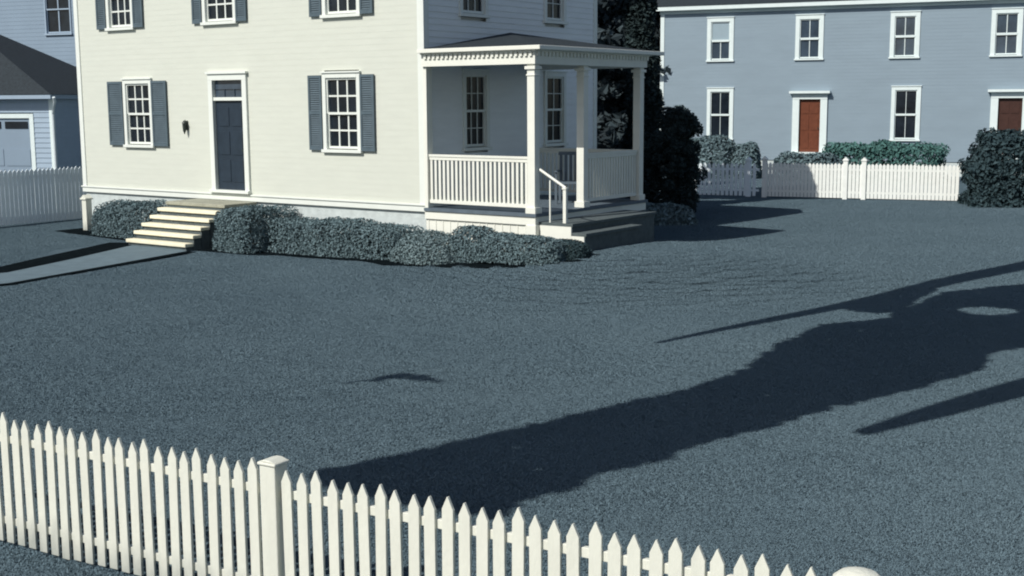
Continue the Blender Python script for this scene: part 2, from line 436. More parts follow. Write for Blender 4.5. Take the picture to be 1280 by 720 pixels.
# ================================================================== MAIN HOUSE
HO = Vector((-1.74, 25.71, 0)); HA = -R(90-54.15211)
house = empty('clapboard_house', HO, HA, label='large cream-lit white clapboard house with slate shutters and a columned side porch', cat='house')
def HL(x, y, z=0):     # house-local to world
    c, s = math.cos(HA), math.sin(HA); return Vector((HO.x + x*c - y*s, HO.y + x*s + y*c, z))
WX0, DEP, EV = -11.32, 6.49, 7.0
fwin = [(-9.43, -8.55, 2.17, 3.62, -10.1, -7.9), (-2.70, -1.81, 2.17, 3.66, -3.2, -1.31),
        (-9.92, -9.10, 4.99, 6.42, -10.39, -8.63), (-6.42, -5.50, 4.99, 6.42, -6.85, -5.05), (-2.64, -1.76, 4.99, 6.42, -3.10, -1.30)]
swin = [(1.33, 2.04, 2.20, 3.70), (4.34, 5.03, 2.20, 3.70), (1.25, 2.02, 4.98, 6.42), (4.34, 5.03, 4.98, 6.42)]
door = (-6.27, -5.28, 1.17, 3.66)
op = [(a-.05, b+.05, c-.05, d+.05) for a, b, c, d, *_ in fwin] + [(door[0]-.08, door[1]+.08, .9, door[3]+.06)]
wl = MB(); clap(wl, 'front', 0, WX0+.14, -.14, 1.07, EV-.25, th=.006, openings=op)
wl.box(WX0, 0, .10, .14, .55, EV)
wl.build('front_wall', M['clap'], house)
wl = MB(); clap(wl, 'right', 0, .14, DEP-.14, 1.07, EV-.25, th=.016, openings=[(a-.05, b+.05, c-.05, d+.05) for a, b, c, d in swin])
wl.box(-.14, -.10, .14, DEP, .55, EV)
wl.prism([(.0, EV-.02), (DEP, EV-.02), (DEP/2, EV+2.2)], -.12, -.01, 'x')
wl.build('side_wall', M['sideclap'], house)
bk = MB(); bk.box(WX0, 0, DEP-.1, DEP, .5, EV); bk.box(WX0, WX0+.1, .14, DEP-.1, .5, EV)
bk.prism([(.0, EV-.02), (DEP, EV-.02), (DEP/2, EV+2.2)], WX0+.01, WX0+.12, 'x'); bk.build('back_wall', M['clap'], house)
fn = MB(); fn.box(WX0+.03, -.03, .03, .5, -.1, .93); fn.box(-.5, -.03, .5, DEP-.03, -.1, .93); fn.build('foundation', M['stone'], house)
wt = MB(); wt.box(WX0-.03, .035, -.035, .02, .93, 1.07); wt.box(-.02, .033, .02, DEP, .93, 1.07)
wt.box(WX0-.05, .055, -.06, -.035, 1.05, 1.085); wt.build('water_table', M['trim'], house, bevel=.005)
for (x0, x1, y0, y1) in ((WX0-.01, WX0+.14, -.03, .12), (-.14, .03, -.03, .14), (-.12, .028, DEP-.14, DEP+.01)):
    c_ = MB(); c_.box(x0, x1, y0, y1, 1.07, EV-.25); c_.build('corner_board', M['trim'], house, bevel=.004)
fz = MB(); fz.box(WX0-.05, .06, -.05, .05, EV-.25, EV); fz.box(-.1, .055, .05, DEP, EV-.25, EV); fz.build('frieze_board', M['trim'], house)
rf = MB()
sl = 2.35/(DEP/2+.35)
rf.prism([(-.4, EV-.02), (DEP/2, EV+2.35), (DEP+.4, EV-.02), (DEP+.4, EV+.12), (DEP/2, EV+2.5), (-.4, EV+.12)], WX0-.3, .3, 'x')
roof = rf.build('roof', M['shingle'], house)
ch = MB(); ch.box(-6.2, -5.4, DEP/2-.4, DEP/2+.4, EV+1.8, EV+3.4); ch.build('chimney', M['stone'], roof)
for i, (a, b, c, d, s0, s1) in enumerate(fwin):
    window(house, 'front', 0, a, b, c, d, 3, 2, .10, bar=.036)
    shutter(house, s0, a-.11, c-.04, d+.06); shutter(house, b+.11, s1, c-.04, d+.06)
for i, (a, b, c, d) in enumerate(swin):
    window(house, 'right', 0, a, b, c, d, 2 if i % 2 else 3, 2, .10, bar=.016)
# front door
fr = MB(); x0, x1 = door[0], door[1]
fr.box(x0-.14, x0, -.06, .09, 1.07, 3.66); fr.box(x1, x1+.14, -.06, .09, 1.07, 3.66); fr.box(x0-.14, x1+.14, -.062, .09, 3.66, 3.80)
fr.box(x0-.18, x1+.18, -.10, 0, 3.80, 3.85); fr.box(x0, x1, -.03, .09, 3.20, 3.275); fr.box(x0-.16, x1+.16, -.12, .06, 1.10, 1.165)
dfr = fr.build('door_frame', M['trim'], house, bevel=.004)
tg = MB(); tg.box(x0, x1, .04, .06, 3.275, 3.66); tg.build('transom_pane', M['glassblue'], dfr)
tm = MB(); tm.box(x0, x1, .015, .04, 3.455, 3.475); 
for k in (1, 2): tm.box(x0+(x1-x0)*k/3-.01, x0+(x1-x0)*k/3+.01, .018, .038, 3.275, 3.455)
tm.build('transom_bar', M['glassblue'], dfr)
dr = MB(); dr.box(x0, x1, .035, .08, 1.165, 3.2)
for zz0, zz1 in ((1.35, 1.85), (1.97, 2.50), (2.62, 3.05)):
    for u0, u1 in ((x0+.12, (x0+x1)/2-.05), ((x0+x1)/2+.05, x1-.12)):
        dr.box(u0, u1, .022, .035, zz0, zz1); 
d_ = dr.build('front_door', M['door'], house, bevel=.004)
kn = MB(); kn.tube([(x1-.08, .03, 2.08), (x1-.08, -.02, 2.08)], [.012, .028], 10); kn.build('door_knob', M['metal'], d_)
# wall lantern
ln = MB(); lx = -7.23
ln.box(lx-.035, lx+.035, -.035, -.012, 2.52, 2.74); ln.tube([(lx, -.03, 2.68), (lx, -.07, 2.76), (lx, -.10, 2.72)], .008, 6)
ln.lathe([(.008, 2.75), (.05, 2.70), (.058, 2.685), (.048, 2.68), (.036, 2.50), (.02, 2.47), (.008, 2.43)], lx, -.10, 8)
ln.build('wall_lantern', M['metal'], house)
# front steps with landing
FX0, FX1 = -6.9, -4.9
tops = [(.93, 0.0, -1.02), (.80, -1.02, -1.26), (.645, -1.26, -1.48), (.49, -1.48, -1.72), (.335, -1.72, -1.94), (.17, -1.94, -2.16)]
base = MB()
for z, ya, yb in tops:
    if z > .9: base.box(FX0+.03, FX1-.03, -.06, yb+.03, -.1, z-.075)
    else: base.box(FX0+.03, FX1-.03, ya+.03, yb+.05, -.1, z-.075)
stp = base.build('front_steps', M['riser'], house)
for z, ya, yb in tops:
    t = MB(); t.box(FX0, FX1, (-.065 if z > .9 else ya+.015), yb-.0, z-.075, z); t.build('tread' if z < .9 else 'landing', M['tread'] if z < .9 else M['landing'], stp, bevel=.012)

# ------------------------------------------------------------------ porch (part of the house)
DK = 1.02
PX = 2.67
dk = MB(); dk.box(.04, PX+.13, -.12, 4.15, DK-.06, DK); dk.build('porch_deck', M['deck'], house)
rim = MB(); rim.box(.04, PX+.10, -.09, -.05, DK-.22, DK-.06); rim.box(PX+.06, PX+.10, -.05, 4.12, DK-.22, DK-.06); rim.box(.04, PX+.06, 4.08, 4.12, DK-.22, DK-.06)
rim.build('porch_rim_board', M['porch'], house)
sk = MB(); sk.box(.04, PX+.02, -.05, -.03, .0, DK-.23)
for i in range(14): sk.box(.1+i*.185, .1+i*.185+.02, -.062, -.05, .02, DK-.24)
sk.build('porch_skirt', M['porch'], house)
sk = MB(); sk.box(PX-.02, PX+.0, .0, 4.05, .0, DK-.23); sk.build('porch_skirt', M['porch'], house)
for y in (.0, 1.72, 3.94):
    c_ = MB(); hw = .085
    c_.box(PX-hw, PX+hw, y-hw, y+hw, DK, 3.84)
    c_.box(PX-hw-.03, PX+hw+.03, y-hw-.03, y+hw+.03, DK, DK+.12); c_.box(PX-hw-.035, PX+hw+.035, y-hw-.035, y+hw+.035, 3.74, 3.80)
    c_.box(PX-hw-.015, PX+hw+.015, y-hw-.015, y+hw+.015, 3.62, 3.65)
    c_.build('porch_column', M['porch'], house, bevel=.006)
pier = MB(); pier.box(PX-.11, PX+.12, -.11, .11, -.1, DK-.22); pier.build('porch_pier', M['porch'], house, bevel=.006)
pil = MB(); pil.box(.035, .12, -.08, .10, DK, 3.84); pil.build('porch_pilaster', M['porch'], house, bevel=.004)
def railing(side, c, a0, a1, z0=DK+.1, z1=2.10):
    mb = MB()
    def T(u0, u1, d, w0, w1):
        if side == 'front': mb.box(u0, u1, c-d, c+d, w0, w1)
        else: mb.box(c-d, c+d, u0, u1, w0, w1)
    T(a0, a1, .045, z1-.045, z1); T(a0, a1, .03, z1-.11, z1-.045); T(a0, a1, .03, z0, z0+.07)
    n = int((a1-a0)/.105)
    for i in range(n):
        u = a0+(a1-a0)*(i+.5)/n; T(u-.027, u+.027, .021, z0+.07, z1-.11)
    return mb.build('porch_railing', M['porch'], house)
railing('front', 0, .12, PX-.105); railing('side', PX, 1.825, 3.835); railing('front', 3.94, .04, PX-.105)
# entablature and cornice
en = MB(); en.box(.04, PX+.13, -.13, .13, 3.84, 4.103); en.box(PX-.13, PX+.13, .13, 4.07, 3.84, 4.103); en.box(.04, PX-.13, 3.81, 4.07, 3.84, 4.02)
en.build('porch_beam', M['porch'], house)
ct = MB()
ct.box(.02, PX+.24, -.20, 4.40, 4.105, 4.16); ct.build('porch_cornice', M['porch'], house)
dn = MB(); n = 24
for i in range(n):
    x = .10+(PX+.10-.10)*(i+.5)/n; dn.box(x-.03, x+.03, -.166, -.129, 3.985, 4.075)
dn.box(.04, PX+.166, -.168, -.129, 4.07, 4.104)
dn.build('dentil_moulding', M['porch'], house)
dn = MB(); n = 34
for i in range(n):
    y = -.1+4.2*(i+.5)/n; dn.box(PX+.129, PX+.166, y-.035, y+.035, 3.985, 4.075)
dn.box(PX+.129, PX+.168, -.128, 4.11, 4.07, 4.104)
dn.build('dentil_moulding', M['porch'], house)
sf = MB(); sf.box(.03, PX-.13, .13, 3.81, 4.00, 4.02); sf.build('porch_ceiling', M['lefttrim'], house)
pr = MB()
A, B, Cc, Dd, Ap = (.02, -.21, 4.14), (PX+.27, -.21, 4.14), (PX+.27, 4.46, 4.14), (.02, 4.46, 4.14), (.02, 2.94, 4.60)
Ap2 = (.02, 2.6, 4.60)
lo = lambda q: (q[0], q[1], q[2]-.0)
n0 = len(pr.v); pr.v += [A, B, Cc, Dd, Ap]; pr.f += [(0, 1, 4), (1, 2, 4), (2, 3, 4), (3, 2, 1, 0), (0, 4, 3)]
pr.v = [(x, y, z+.03 if z < 4.3 else z+.03) for x, y, z in pr.v]
pr.build('porch_roof', M['shingle'], house)
ge = MB(); ge.box(.02, PX+.32, -.25, -.20, 4.10, 4.18); ge.box(PX+.24, PX+.32, -.20, 4.48, 4.10, 4.18); ge.build('porch_gutter', M['porch'], house, bevel=.01)
# side steps down from the porch (run the length of the open bays)
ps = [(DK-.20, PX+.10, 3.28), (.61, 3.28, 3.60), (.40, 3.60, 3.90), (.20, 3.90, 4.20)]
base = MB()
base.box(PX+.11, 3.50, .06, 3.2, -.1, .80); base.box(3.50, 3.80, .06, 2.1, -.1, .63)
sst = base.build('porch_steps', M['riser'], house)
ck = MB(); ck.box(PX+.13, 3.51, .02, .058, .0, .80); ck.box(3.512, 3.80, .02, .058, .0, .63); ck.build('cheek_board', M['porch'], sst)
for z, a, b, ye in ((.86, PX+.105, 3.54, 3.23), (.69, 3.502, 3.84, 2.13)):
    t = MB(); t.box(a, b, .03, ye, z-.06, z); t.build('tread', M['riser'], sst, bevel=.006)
hr = MB(); hr.tube([(PX+.1, .06, 1.86), (3.36, .06, 1.53)], .026, 8); 
hr.box(3.0, 3.025, .045, .075, .86, 1.66)
hr.build('stair_handrail', M['porch'], house)
nw = MB(); nw.box(3.32, 3.39, .025, .095, .86, 1.50); nw.box(3.305, 3.405, .01, .11, 1.50, 1.535); nw.build('newel_post', M['porch'], house, bevel=.005)
cn = empty('porch_chair', HL(1.9, 2.4, DK), HA+.4, label='dark slatted chair standing on the deck of the side porch', cat='chair')
def porch_chair(root):
    s = MB(); s.box(-.26, .26, -.25, .25, .42, .46); s.build('seat', M['deck'], root)
    b = MB()
    for i in range(5): b.box(-.24+i*.105, -.24+i*.105+.06, .22, .25, .46, 1.0)
    b.box(-.26, .26, .215, .255, 1.0, 1.07); b.build('backrest', M['deck'], root)
    for x in (-.23, .23):
        for y in (-.22, .22):
            l = MB(); l.box(x-.025, x+.025, y-.025, y+.025, 0, .42); l.build('leg', M['deck'], root)
        a = MB(); a.box(x-.035, x+.035, -.27, .24, .66, .69); a.box(x-.02, x+.02, -.24, -.20, .46, .66); a.build('armrest', M['deck'], root)
porch_chair(cn)

# ------------------------------------------------------------------ planting round the main house
HG = 'foundation shrubs along the cream-lit house front'
def hshrub(label, x, y, sx, sy, h, m='hedge', n=3000, ls=.05, boxy=.6, seed=1, name='shrub', cat='shrub', group=HG):
    return shrub(label, HL(x, y, 0), (sx, sy, h), M[m], n, ls, boxy, HA, group, seed, cat, name)
hshrub('small clipped shrub nearest the white post at the left house corner', -9.55, -.55, .36, .40, .68, n=7000, ls=.030, seed=11)
hshrub('leafy shrub directly left of the pale front steps', -8.2, -.80, 1.22, .55, .86, n=12000, ls=.030, seed=12, boxy=.6)
hshrub('box-shaped shrub directly right of the pale front steps', -4.10, -.88, .64, .85, .90, n=12000, ls=.030, seed=13, boxy=1.2)
hshrub('long clipped hedge under the shuttered window right of the door', -1.75, -.70, 1.95, .52, .74, n=26000, ls=.030, seed=14, boxy=1.0, name='hedge', cat='hedge')
hshrub('low feathery shrub at the left foot of the porch skirt', .95, -1.0, .85, .6, .56, m='shrubpale', n=9000, ls=.028, seed=15, boxy=.2)
hshrub('low bushy shrub before the porch skirt, left of the corner pier shrub', 1.95, -.85, .55, .40, .66, n=5500, ls=.028, seed=16, boxy=.2)
hshrub('low spreading shrub at the foot of the porch corner pier', 2.95, -.80, 1.0, .55, .52, n=11000, ls=.028, seed=17, boxy=.2)
hshrub('tiny dark shrub beside the bottom porch step', 3.72, -.42, .45, .34, .36, m='rightleaf', n=4000, ls=.026, seed=18, boxy=.2)

# white post at the left corner of the house
pp = MB(); pp.box(-.085, .085, -.085, .085, -.05, .80); pp.box(-.115, .115, -.115, .115, .80, .84); pp.prism([(-.1, .84), (.1, .84), (0, .92)], -.1, .1, 'y')
o = pp.build('fence_post', M['picket'], bevel=.006); o.location = HL(-10.42, -.60); o.rotation_euler.z = HA
tag(o, 'short white square post standing at the left corner of the cream-lit house', 'post')

# path to the front steps with near-black edge strips
def strip(name, pts, z, m):
    mb = MB(); n = len(pts)
    for (a, b), (c, d) in zip(pts, pts[1:]):
        m_ = 10
        for i in range(m_):      # follow the ground
            A_, B_ = [[u+(v-u)*t for u, v in zip(a, b)] for t in (i/m_, (i+1)/m_)]
            C_, D_ = [[u+(v-u)*t for u, v in zip(c, d)] for t in (i/m_, (i+1)/m_)]
            mb.face([(*q, z + gh(*q)) for q in (A_, B_, D_, C_)])
    return tag(mb.build(name, m, fix=False), kind='structure')
Lf = [(-15.5, 21.6), (-12.6, 22.2), (-10.6, 22.7), (-9.5, 23.6), (-8.95, 25.4), (-8.35, 28.4)]
Rg = [(-15.5, 20.2), (-12.4, 20.7), (-10.2, 21.0), (-8.85, 22.0), (-7.9, 24.3), (-6.9, 26.75)]
off = lambda P, t: [(x - t*k, y + t*(1-k)) for (x, y), k in zip(P, (.05, .15, .35, .7, .9, .9))]
strip('shrub_foot_strip', [(tuple(HL(x, -.02)[:2]), tuple(HL(x, y)[:2])) for x, y in ((-11.0, -1.15), (-10.2, -1.3), (-7.0, -1.55), (-6.95, -.6), (-4.9, -.6), (-4.85, -1.95), (-3.4, -1.75), (-2.9, -1.42), (-.4, -1.45), (.3, -1.75), (1.5, -1.7), (2.6, -1.65), (3.7, -1.35), (4.15, -.7), (4.2, -.3))], .022, M['darkstrip'])  # near-black strip under the shrub row
strip('path', list(zip(Lf, Rg)), .026, M['path'])
strip('path_edge_strip', list(zip(off(Lf, .85), off(Lf, .0))), .032, M['darkstrip'])  # near-black strip along the far path edge
strip('path_edge_strip', list(zip(Rg, off(Rg, -.20))), .032, M['darkstrip'])

HOUSE_FOOT = [tuple(HL(*q)[:2]) for q in ((WX0-.05, -.1), (-.05, -.1), (PX+.1, -.1), (3.85, -.05), (3.85, 2.7), (PX+.2, 4.2), (.05, 4.2), (.05, DEP), (WX0, DEP))]
STEP_FOOT = [tuple(HL(*q)[:2]) for q in ((FX0+.1, 0), (FX1-.1, 0), (FX1-.1, -1.95), (FX0+.1, -1.95))]
path_poly = off(Lf, 1.3) + off(Rg, -.50)[::-1]
SHRUB_STRIP = [tuple(HL(*q)[:2]) for q in ((-11.1, 0), (-11.0, -1.0), (-7.0, -1.35), (-4.85, -1.8), (-3.4, -1.65), (-2.9, -1.35), (-.4, -1.35), (.3, -1.6), (2.6, -1.5), (3.7, -1.2), (4.1, -.6), (4.1, 0))]
build_grass([HOUSE_FOOT, STEP_FOOT, path_poly, SHRUB_STRIP])

# ================================================================== FRONT PICKET FENCE
FO = Vector((-3.58, 8.73, 0)); FA = -R(90-59.38672)
ff = empty('picket_fence', FO, FA, label='bright white picket fence running across the near edge of the lawn', cat='fence')
rnd = random.Random(3)
def picket(x, h, wd=.075):
    mb = MB(); th = .02; t = .075; lean = rnd.uniform(-.011, .011); z0 = rnd.uniform(.01, .03)
    a, b = x-wd/2, x+wd/2; l = lean
    mb.prism([(a, z0), (b, z0), (b+l, h-t), (b+l-.006, h-t+.012), (x+l+.004, h-.004), (x+l, h), (x+l-.004, h-.004), (a+l+.006, h-t+.012), (a+l, h-t)], -.02+rnd.uniform(-.003, .003), 0, 'y')
    o = mb.build('picket', M['picket'], ff, bevel=.003); return o
x = -.265; k = 0
while x < 2.36:
    picket(x, .955 + (.028 if k % 4 == 2 else 0) + rnd.uniform(-.008, .008)); x += .1165 + rnd.uniform(-.003, .003); k += 1
x = 2.58; k = 0
while x < 5.90:
    picket(x, .945 + (.028 if k % 4 == 2 else 0) + rnd.uniform(-.008, .008)); x += .1155 + rnd.uniform(-.003, .003); k += 1
for z in (.79, .18):
    for a, b in ((-1.2, 2.38), (2.52, 5.93)):
        q = MB(); q.box(a, b, .0, .035, z-.028, z+.028); q.build('rail', M['picket'], ff, bevel=.004)
q = MB(); q.box(2.388, 2.512, -.05, .07, -.05, .965); q.box(2.378, 2.522, -.06, .08, .965, .985); q.prism([(2.382, .985), (2.518, .985), (2.47, 1.0), (2.43, 1.0)], -.055, .075, 'y')
q.build('post', M['picket'], ff, bevel=.008)
q = MB(); q.box(5.94, 6.12, -.07, .11, -.05, .80); q.box(5.92, 6.14, -.09, .13, .80, .83)
q.lathe([(.05, .83), (.045, .845), (.10, .865), (.125, .89), (.12, .92), (.09, .945), (.045, .96), (.008, .965)], 6.03, .02, 16)
q.build('post', M['picket'], ff, bevel=.005)
for xx in (-.36, -1.2):
    pass

# ================================================================== RIGHT: far picket fence
BA = -R(90-66.88538)
def far_fence(name, label, loc, rz, x0, x1, h, m, posts, pitch=.115, wd=.098, step=2.4, group=None):
    root = empty(name, loc, rz, label=label, cat='fence', group=group)
    rnd = random.Random(5)
    a = MB(); picket_run(a, x0, x1, pitch, wd, h, rnd=rnd); a.build('picket_panel', m, root)
    for z in (.22, h-.2):
        q = MB(); q.box(x0, x1, .0, .04, z-.035, z+.035); q.build('rail', m, root)
    for x in posts:
        q = MB(); q.box(x-.07, x+.07, -.06, .10, -.05, h+.08); q.box(x-.09, x+.09, -.08, .12, h+.08, h+.12); q.prism([(x-.08, h+.12), (x+.08, h+.12), (x, h+.2)], -.07, .11, 'y')
        q.build('post', m, root)
    return root
RFO = (9.54, 40.62, 0)
far_fence('picket_fence', 'white picket fence with a sunlit right half in front of the blue house', RFO, BA, -1.35, 4.6, 1.14, M['farfence'], (-1.42, 1.15, 1.72))
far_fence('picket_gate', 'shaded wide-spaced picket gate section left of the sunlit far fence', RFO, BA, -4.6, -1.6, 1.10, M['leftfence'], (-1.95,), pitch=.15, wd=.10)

# ================================================================== RIGHT HOUSE
RO = Vector((12.58, 53.68, 0))
rh = empty('blue_house', RO, BA, label='long blue-grey two-storey house with white window casings and reddish doors', cat='house')
X0, X1, RE = -6.52, 13.5, 6.98
ups = [-3.88, -.10, 3.73, 7.58, 11.4]; lows = [-3.84, 3.87, 11.5]
RW = [(c-.41, c+.41, 4.86, 6.46) for c in ups]; LW = [(c-.43, c+.43, 1.52, 3.50) for c in lows]
doors = [(-.44, .44, .95, 3.06), (7.40, 8.30, .95, 3.06)]
wl = MB(); clap(wl, 'front', 0, X0+.15, X1, .6, RE-.02, expo=.14, th=.008, openings=[(a-.06, b+.06, c-.06, d+.06) for a, b, c, d in RW+LW] + [(a-.1, b+.1, .5, d+.1) for a, b, c, d in doors])
wl.box(X0, X1, .09, .14, .3, RE); wl.build('front_wall', M['bluewall'], rh)
wl = MB(); wl.box(X0, X0+.1, .14, 8, .3, RE); wl.box(X1-.1, X1, .14, 8, .3, RE); wl.box(X0, X1, 8, 8.1, .3, RE); wl.build('side_wall', M['bluewall'], rh)
q = MB(); q.box(X0+.03, X1, .03, 8, -.1, .6); q.build('foundation', M['stone'], rh)
q = MB(); q.box(X0-.02, X0+.15, -.035, .12, .6, RE-.02); q.build('corner_board', M['bluetrim'], rh)
q = MB(); q.box(X0-.3, X1+.3, -.30, .08, RE, RE+.17); q.box(X0-.05, X1, -.05, .0, RE-.14, RE); q.build('eave_cornice', M['bluetrim'], rh)
q = MB(); q.prism([(-.32, RE+.17), (8.4, RE+.17), (4.05, RE+2.6)], X0-.3, X1+.3, 'x'); q.build('roof', M['shingle'], rh)
for i, (a, b, c, d) in enumerate(RW):
    window(rh, 'front', 0, a, b, c, d, 2, 1 if i else 1, .17, 'glassblue', 'bluetrim', blind=.5 if i == 0 else 0, bar=.03, mid=.09)
for i, (a, b, c, d) in enumerate(LW):
    window(rh, 'front', 0, a, b, c, d, 2, 1, .15, 'glass', 'bluetrim', bar=.02, mid=.08)
for i, (a, b, c, d) in enumerate(doors):
    fr = MB(); fr.box(a-.28, a, -.09, .09, .75, 3.16); fr.box(b, b+.28, -.09, .09, .75, 3.16); fr.box(a-.28, b+.28, -.10, .09, 3.16, 3.38)
    fr.box(a-.40, b+.40, -.28, .0, 3.40, 3.50); fr.box(a-.34, b+.34, -.16, 0, 3.36, 3.40); fr.box(a-.3, b+.3, -.35, .06, .70, .95)
    fq = fr.build('door_frame', M['bluetrim'], rh)
    dd = MB(); dd.box(a, b, .03, .08, .95, 3.16)
    for z0, z1 in ((1.1, 1.75), (1.87, 2.45), (2.56, 2.95)):
        for u0, u1 in ((a+.10, (a+b)/2-.04), ((a+b)/2+.04, b-.10)): dd.box(u0, u1, .012, .03, z0, z1)
    dq = dd.build('door', M['reddoor' if i == 0 else 'browndoor'], rh); tag(dq, 'red-brown panelled door' if i == 0 else 'dark brown panelled door')
    kk = MB(); kk.tube([(b-.08, .02, 1.95), (b-.08, -.04, 1.95)], [.015, .03], 8); kk.build('door_knob', M['metal'], dq)

# ================================================================== LEFT: neighbour house, garage, fence
LO = Vector((-15.6, 49.0, 0)); LA = -R(22)
lh = empty('neighbour_house', LO, LA, label='pale blue clapboard house behind the garage at the left edge', cat='house')
lw = [(-2.55, -1.40, 5.86, 7.65), (-6.9, -5.75, 5.86, 7.65)]
wl = MB(); clap(wl, 'front', 0, -12, 1.5, .5, 8.4, expo=.15, th=.010, openings=[(a-.06, b+.06, c-.06, d+.06) for a, b, c, d in lw]); wl.box(-12, 1.5, .09, .14, -.1, 8.4)
wl.build('front_wall', M['leftwall'], lh)
wl = MB(); wl.box(-12, -11.9, .14, 7, -.1, 8.4); wl.box(1.4, 1.5, .14, 7, -.1, 8.4); wl.box(-12, 1.5, 7, 7.1, -.1, 8.4); wl.build('side_wall', M['leftwall'], lh)
q = MB(); q.prism([(-.4, 8.4), (7.5, 8.4), (3.5, 11)], -12.3, 1.8, 'x'); q.build('roof', M['shingle'], lh)
for a, b, c, d in lw: window(lh, 'front', 0, a, b, c, d, 2, 1, .06, 'glass', 'lefttrim', bar=.05, mid=.05)

GO = Vector((-13.62, 38.0, 0)); GA = -R(16)
ga = empty('garage', GO, GA, label='low pale garage with dark hipped roof behind the left fence', cat='garage')
GX = -6.5
q = MB(); clap(q, 'front', 0, GX, -.14, .2, 3.30, expo=.15, openings=[(-4.8, -.70, -.1, 2.85)]); q.box(GX, -.75-4, .05, .1, 0, 3.3); q.box(-.75, 0, .05, .1, 0, 3.3); q.box(-4.75, -.75, .05, .1, 2.8, 3.3)
q.build('front_wall', M['lefttrim'], ga)
q = MB(); clap(q, 'right', 0, .02, 4.2, .2, 3.3, expo=.15); q.box(-.1, -.05, .1, 4.2, 0, 3.3); q.box(GX, GX+.1, .1, 4.2, 0, 3.3); q.box(GX, 0, 4.2, 4.3, 0, 3.3); q.build('side_wall', M['lefttrim'], ga)
q = MB(); q.box(-.14, .02, -.03, .02, 0, 3.3); q.build('corner_board', M['bluetrim'], ga)
q = MB(); q.box(GX-.3, .17, -.35, 0.0, 3.30, 3.42); q.box(.03, .17, 0, 4.4, 3.30, 3.42); q.build('eave_fascia', M['lefttrim'], ga)
q = MB(); z0, z1 = 3.43, 5.95; e = .20
q.v = [(GX-e, -.37, z0), (e, -.37, z0), (e, 4.5, z0), (GX-e, 4.5, z0), (GX+.9, 2.1, z1), (-4.9, 2.1, z1)]
q.f = [(0, 1, 5, 4), (1, 2, 5), (2, 3, 4, 5), (3, 0, 4), (3, 2, 1, 0)]; q.build('roof', M['shingle'], ga)
gd = MB(); gd.box(-4.65, -.85, .02, .05, .02, 2.72)
for zz in (.6, 1.2, 1.8): 
    for u in range(4): gd.box(-4.6+u*.95, -4.6+u*.95+.85, .005, .02, zz-.5, zz)
gdo = gd.build('garage_door', M['leftwall'], ga)
gl = MB()
for u in range(4): gl.box(-4.58+u*.95, -4.58+u*.95+.80, .0, .018, 2.42, 2.63)
gl.build('window_light', M['glass'], gdo)
q = MB(); q.box(-4.80, -4.66, -.035, .05, 0, 2.86); q.box(-.84, -.70, -.035, .05, 0, 2.86); q.box(-4.66, -.84, -.035, .05, 2.73, 2.86); q.build('door_casing', M['bluetrim'], ga)
q = MB(); q.tube([(.30, -.38, 3.34), (.28, -.30, 3.22), (.02, -.07, 2.86), (.02, -.07, 2.2), (.02, -.07, .1)], .045, 8); q.build('downspout', M['gutter'], ga)

def ll(x, y): return HL(x, y)
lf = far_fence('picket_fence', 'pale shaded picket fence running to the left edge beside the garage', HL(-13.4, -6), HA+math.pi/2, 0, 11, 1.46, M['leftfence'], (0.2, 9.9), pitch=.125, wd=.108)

# ================================================================== shrubs by the right house
RG = 'shrubs in front of the blue house'
def rl(x, y): 
    c, s = math.cos(BA), math.sin(BA); return Vector((RO.x+x*c-y*s, RO.y+x*s+y*c, 0))
shrub('round dark shrub under the blue house\'s leftmost lower window', rl(-3.55, -3.0), (1.15, .9, 1.62), M['hedge'], 5200, .08, .3, BA, RG, 31)
shrub('small shrub between the round dark shrub and the red-brown door', rl(-1.95, -3.2), (.6, .5, 1.40), M['hedge'], 2200, .08, .3, BA, RG, 32)
shrub('flat-topped bright green shrub below the blue house\'s middle lower window', rl(3.55, -4.2), (2.15, .9, 1.50), M['greenleaf'], 9000, .08, .9, BA, RG, 33)
shrub('flat low green shrub behind the sunlit fence', rl(.9, -5.0), (1.3, .5, 1.12), M['hedge'], 3600, .08, .6, BA, RG, 36)
shrub('tall dark clipped hedge at the right edge in front of the blue house', (16.6, 37.2, 0), (3.1, 1.35, 2.05), M['rightleaf'], 36000, .075, 1.2, -.30, None, 34, 'hedge', 'hedge')
shrub('pale green low bush at the foot of the dark evergreen beside the porch', (3.7, 32.3, 0), (.95, .6, .55), M['shrubpale'], 3000, .06, .3, 0, None, 35)

# ================================================================== trees
TG = 'dark trees between the two houses'
tree('dark_evergreen_tree', 'dense dark evergreen bush-tree standing just right of the white porch', (4.3, 33.4, 0), 'round', 3.1, .80, 26000, .05, M['darkleaf'], M['bark'], 41, .0, TG, .10)
tree('dark_evergreen_tree', 'tall slender dark evergreen rising between the porch and the blue house', (3.72, 36.4, 0), 'conifer', 13, .34, 20000, .09, M['darkleaf'], M['bark'], 42, .02, TG, .12)
tree('broadleaf_tree', 'tall dark leafy tree with pale branches rising behind the porch', (0, 35.4, 0), 'round', 16, 2.75, 46000, .13, M['deepleaf'], M['palebark'], 43, .12, TG, .2)
tree('pale_leaf_tree', 'small pale-leaved tree against the left corner of the blue house', (6.2, 47, 0), 'round', 3.1, .62, 3600, .07, M['shrubpale'], M['palebark'], 44, .25, TG, .06)
back = [(-4, 62, 15), (3.2, 60, 17), (6.6, 64, 18), (12, 72, 17), (19, 75, 18), (27, 78, 17), (-10, 66, 16)]
names_b = ['behind the cream-lit house, left of the gap', 'in the middle of the gap between the two houses', 'behind the left gable of the blue house', 'behind the blue house roof, left part',
           'behind the blue house roof, centre', 'behind the blue house roof, far right', 'behind the cream-lit house chimney']
b0 = None
